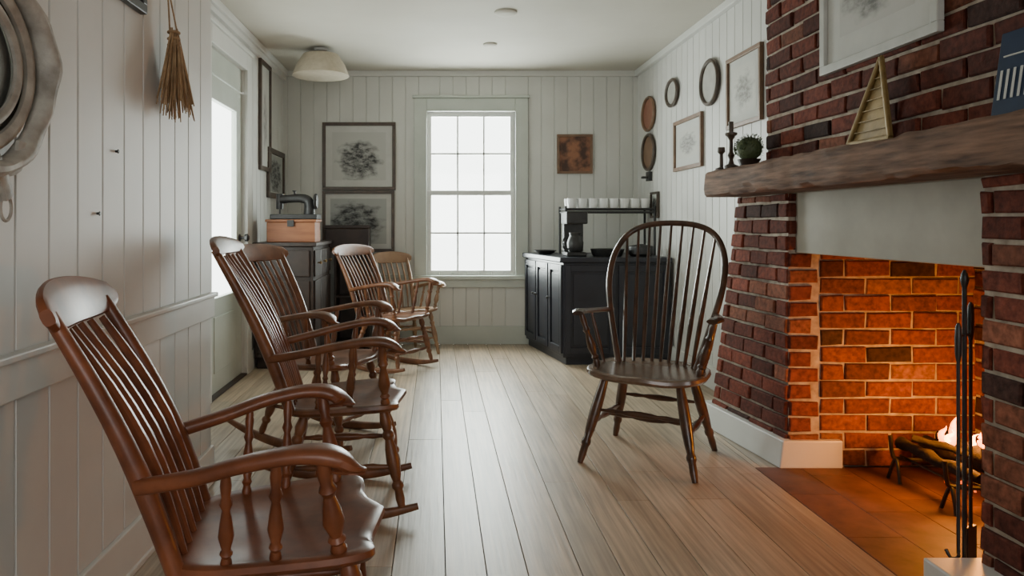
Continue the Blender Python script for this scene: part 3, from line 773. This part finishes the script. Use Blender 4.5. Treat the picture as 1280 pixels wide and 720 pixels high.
# ---------------------------------------------------------------- mantel objects
E = empty("brass_triangle_ornament"); bm = bmesh.new()
yc = 2.50
Tt = V((1.545, yc, 1.38 + .30)); Lf = V((1.50, yc - .12, 1.388)); Rt = V((1.50, yc + .12, 1.388))
for a, b in ((Lf, Tt), (Rt, Tt), (Lf, Rt)): sweep(bm, [a, a.lerp(b, .5), b], .010, .007, up=(1, 0, 0), n=8, power=3)
new_obj("frame_bars", bm, GOLD, E)
bm = bmesh.new(); a = [bm.verts.new(p + V((.006, 0, 0))) for p in (Lf, Rt, Tt)]; b = [bm.verts.new(p + V((.012, 0, 0))) for p in (Lf, Rt, Tt)]
bm.faces.new(a); bm.faces.new(b[::-1])
for k in range(3): bm.faces.new((a[k], a[(k + 1) % 3], b[(k + 1) % 3], b[k]))
new_obj("backplate", bm, GOLD, E, False)
bm = bmesh.new()
for k in range(1, 7):
    t = k / 8; sweep(bm, [Lf.lerp(Tt, t), Rt.lerp(Tt, t)], .0018, n=6)
sweep(bm, [Tt, V((1.585, yc, 1.384))], .005, n=6)
new_obj("bars", bm, GOLD, E)

E = empty("blue_slotted_board")
M = Matrix.Translation((1.50, 1.84, 1.382)) @ Matrix.Rotation(math.radians(8), 4, 'Y')
boxobj("board", BLUE, (0, .016, -.11, .11, 0, .235), E, .003, M)
boxobj("white_bars", PAPER, [(-.002, 0.001, -.09 + k * .022, -.083 + k * .022, .05, .13) for k in range(9)] + [(-.002, .001, -.09, .09, .165, .169)], E, 0, M)

bm = bmesh.new()
turned(bm, (1.50, 3.66, 1.381), (1.50, 3.66, 1.62), [(0, .036), (.06, .036), (.1, .015), (.2, .010), (.28, .018), (.36, .010), (.6, .009), (.68, .018), (.72, .03), (.76, .03), (.78, .012), (1, .012)], 18)
new_obj("candlestick", bm, FRAMEB)
bm = bmesh.new(); turned(bm, (1.49, 3.76, 1.381), (1.49, 3.76, 1.50), [(0, .03), (.08, .03), (.14, .01), (.7, .009), (.8, .02), (1, .018)], 16); new_obj("candlestick", bm, FRAMEB)
E = empty("potted_plant")
bm = bmesh.new(); turned(bm, (1.50, 3.45, 1.381), (1.50, 3.45, 1.41), [(0, .04), (.8, .05), (1, .053)], 16); new_obj("pot", bm, DARKW, E)
bm = bmesh.new()
for k in range(700):
    dv = V((R.gauss(0, 1), R.gauss(0, 1), R.gauss(0, 1))).normalized()
    if dv.z < -.5: continue
    c0 = V((1.50, 3.45, 1.46)) + V((dv.x * .062, dv.y * .062, dv.z * .068)) * R.uniform(.7, 1)
    s = dv.orthogonal().normalized() * .005; tip = c0 + dv * R.uniform(.006, .014) + V((0, 0, R.uniform(0, .006)))
    bm.faces.new([bm.verts.new(c0 - s), bm.verts.new(c0 + dv * .006 + s * 1.4), bm.verts.new(tip)])
bmesh.ops.create_icosphere(bm, subdivisions=3, radius=.058, matrix=Matrix.Translation((1.50, 3.45, 1.46)))
new_obj("foliage", bm, GREEN, E, False)

# ---------------------------------------------------------------- ceiling things
E = empty("ceiling_lamp"); bm = bmesh.new()
turned(bm, (-.92, 5.75, 2.28), (-.92, 5.75, 2.45), [(0, .22), (.02, .225), (.5, .195), (1, .14), (.98, .135), (.05, .215)], 32)
new_obj("shade", bm, SHADE, E)
bm = bmesh.new(); turned(bm, (-.92, 5.75, 2.499), (-.92, 5.75, 2.40), [(0, .06), (.2, .06), (.3, .02), (1, .02)], 16); new_obj("mount", bm, TRIM, E)
for x, y, r in ((.42, 5.6, .055), (.46, 4.75, .075)):
    bm = bmesh.new(); turned(bm, (x, y, 2.4995), (x, y, 2.48), [(0, r), (.5, r), (.9, r * .8), (1, r * .5)], 24); new_obj("smoke_detector", bm, CEIL)

# ---------------------------------------------------------------- lights
def area(name, loc, rot, sx, sy, power, col=(1, 1, 1), portal=False):
    l = bpy.data.lights.new(name, 'AREA'); l.shape = 'RECTANGLE'; l.size = sx; l.size_y = sy; l.energy = power; l.color = col
    if portal: l.cycles.is_portal = True
    o = bpy.data.objects.new(name, l); bpy.context.scene.collection.objects.link(o); o.location = loc; o.rotation_euler = rot; return o
area("daylight_back_window", (.32, YB + .35, 1.5), (math.radians(-90), 0, 0), 1.3, 2.0, 230, (.96, 1, .99))
area("daylight_door", (XL - .5, 4.84, 1.4), (0, math.radians(-90), 0), 1.6, 1.2, 45, (.92, 1, .97))
area("portal_rear", (.45, YR - .09, 1.5), (math.radians(90), 0, 0), 2.1, 1.4, 1, portal=True)  # samples sky fill through the added rear window
area("portal_back", (.32, YB + .09, 1.4), (math.radians(-90), 0, 0), .81, 1.5, 1, portal=True)
area("portal_door", (XL - .085, 4.84, 1.2), (0, math.radians(-90), 0), 1.5, .84, 1, portal=True)
def point(name, loc, p, col, r):
    l = bpy.data.lights.new(name, 'POINT'); l.energy = p; l.color = col; l.shadow_soft_size = r
    o = bpy.data.objects.new(name, l); bpy.context.scene.collection.objects.link(o); o.location = loc
point("firelight", (2.10, 2.78, .34), 25, (1, .34, .04), .07)

w = bpy.data.worlds.new("World"); bpy.context.scene.world = w; w.use_nodes = True
w.node_tree.nodes["Background"].inputs[0].default_value = (1, 1, .985, 1); w.node_tree.nodes["Background"].inputs[1].default_value = 6.8

cam = bpy.data.cameras.new("camera"); cam.sensor_width = 36; cam.lens = 25.31; cam.shift_x = .0742; cam.shift_y = -.0625; cam.clip_start = .05
co = bpy.data.objects.new("camera", cam); bpy.context.scene.collection.objects.link(co)
co.location = (0, 0, 1.1); co.rotation_euler = (math.radians(90), 0, 0); bpy.context.scene.camera = co
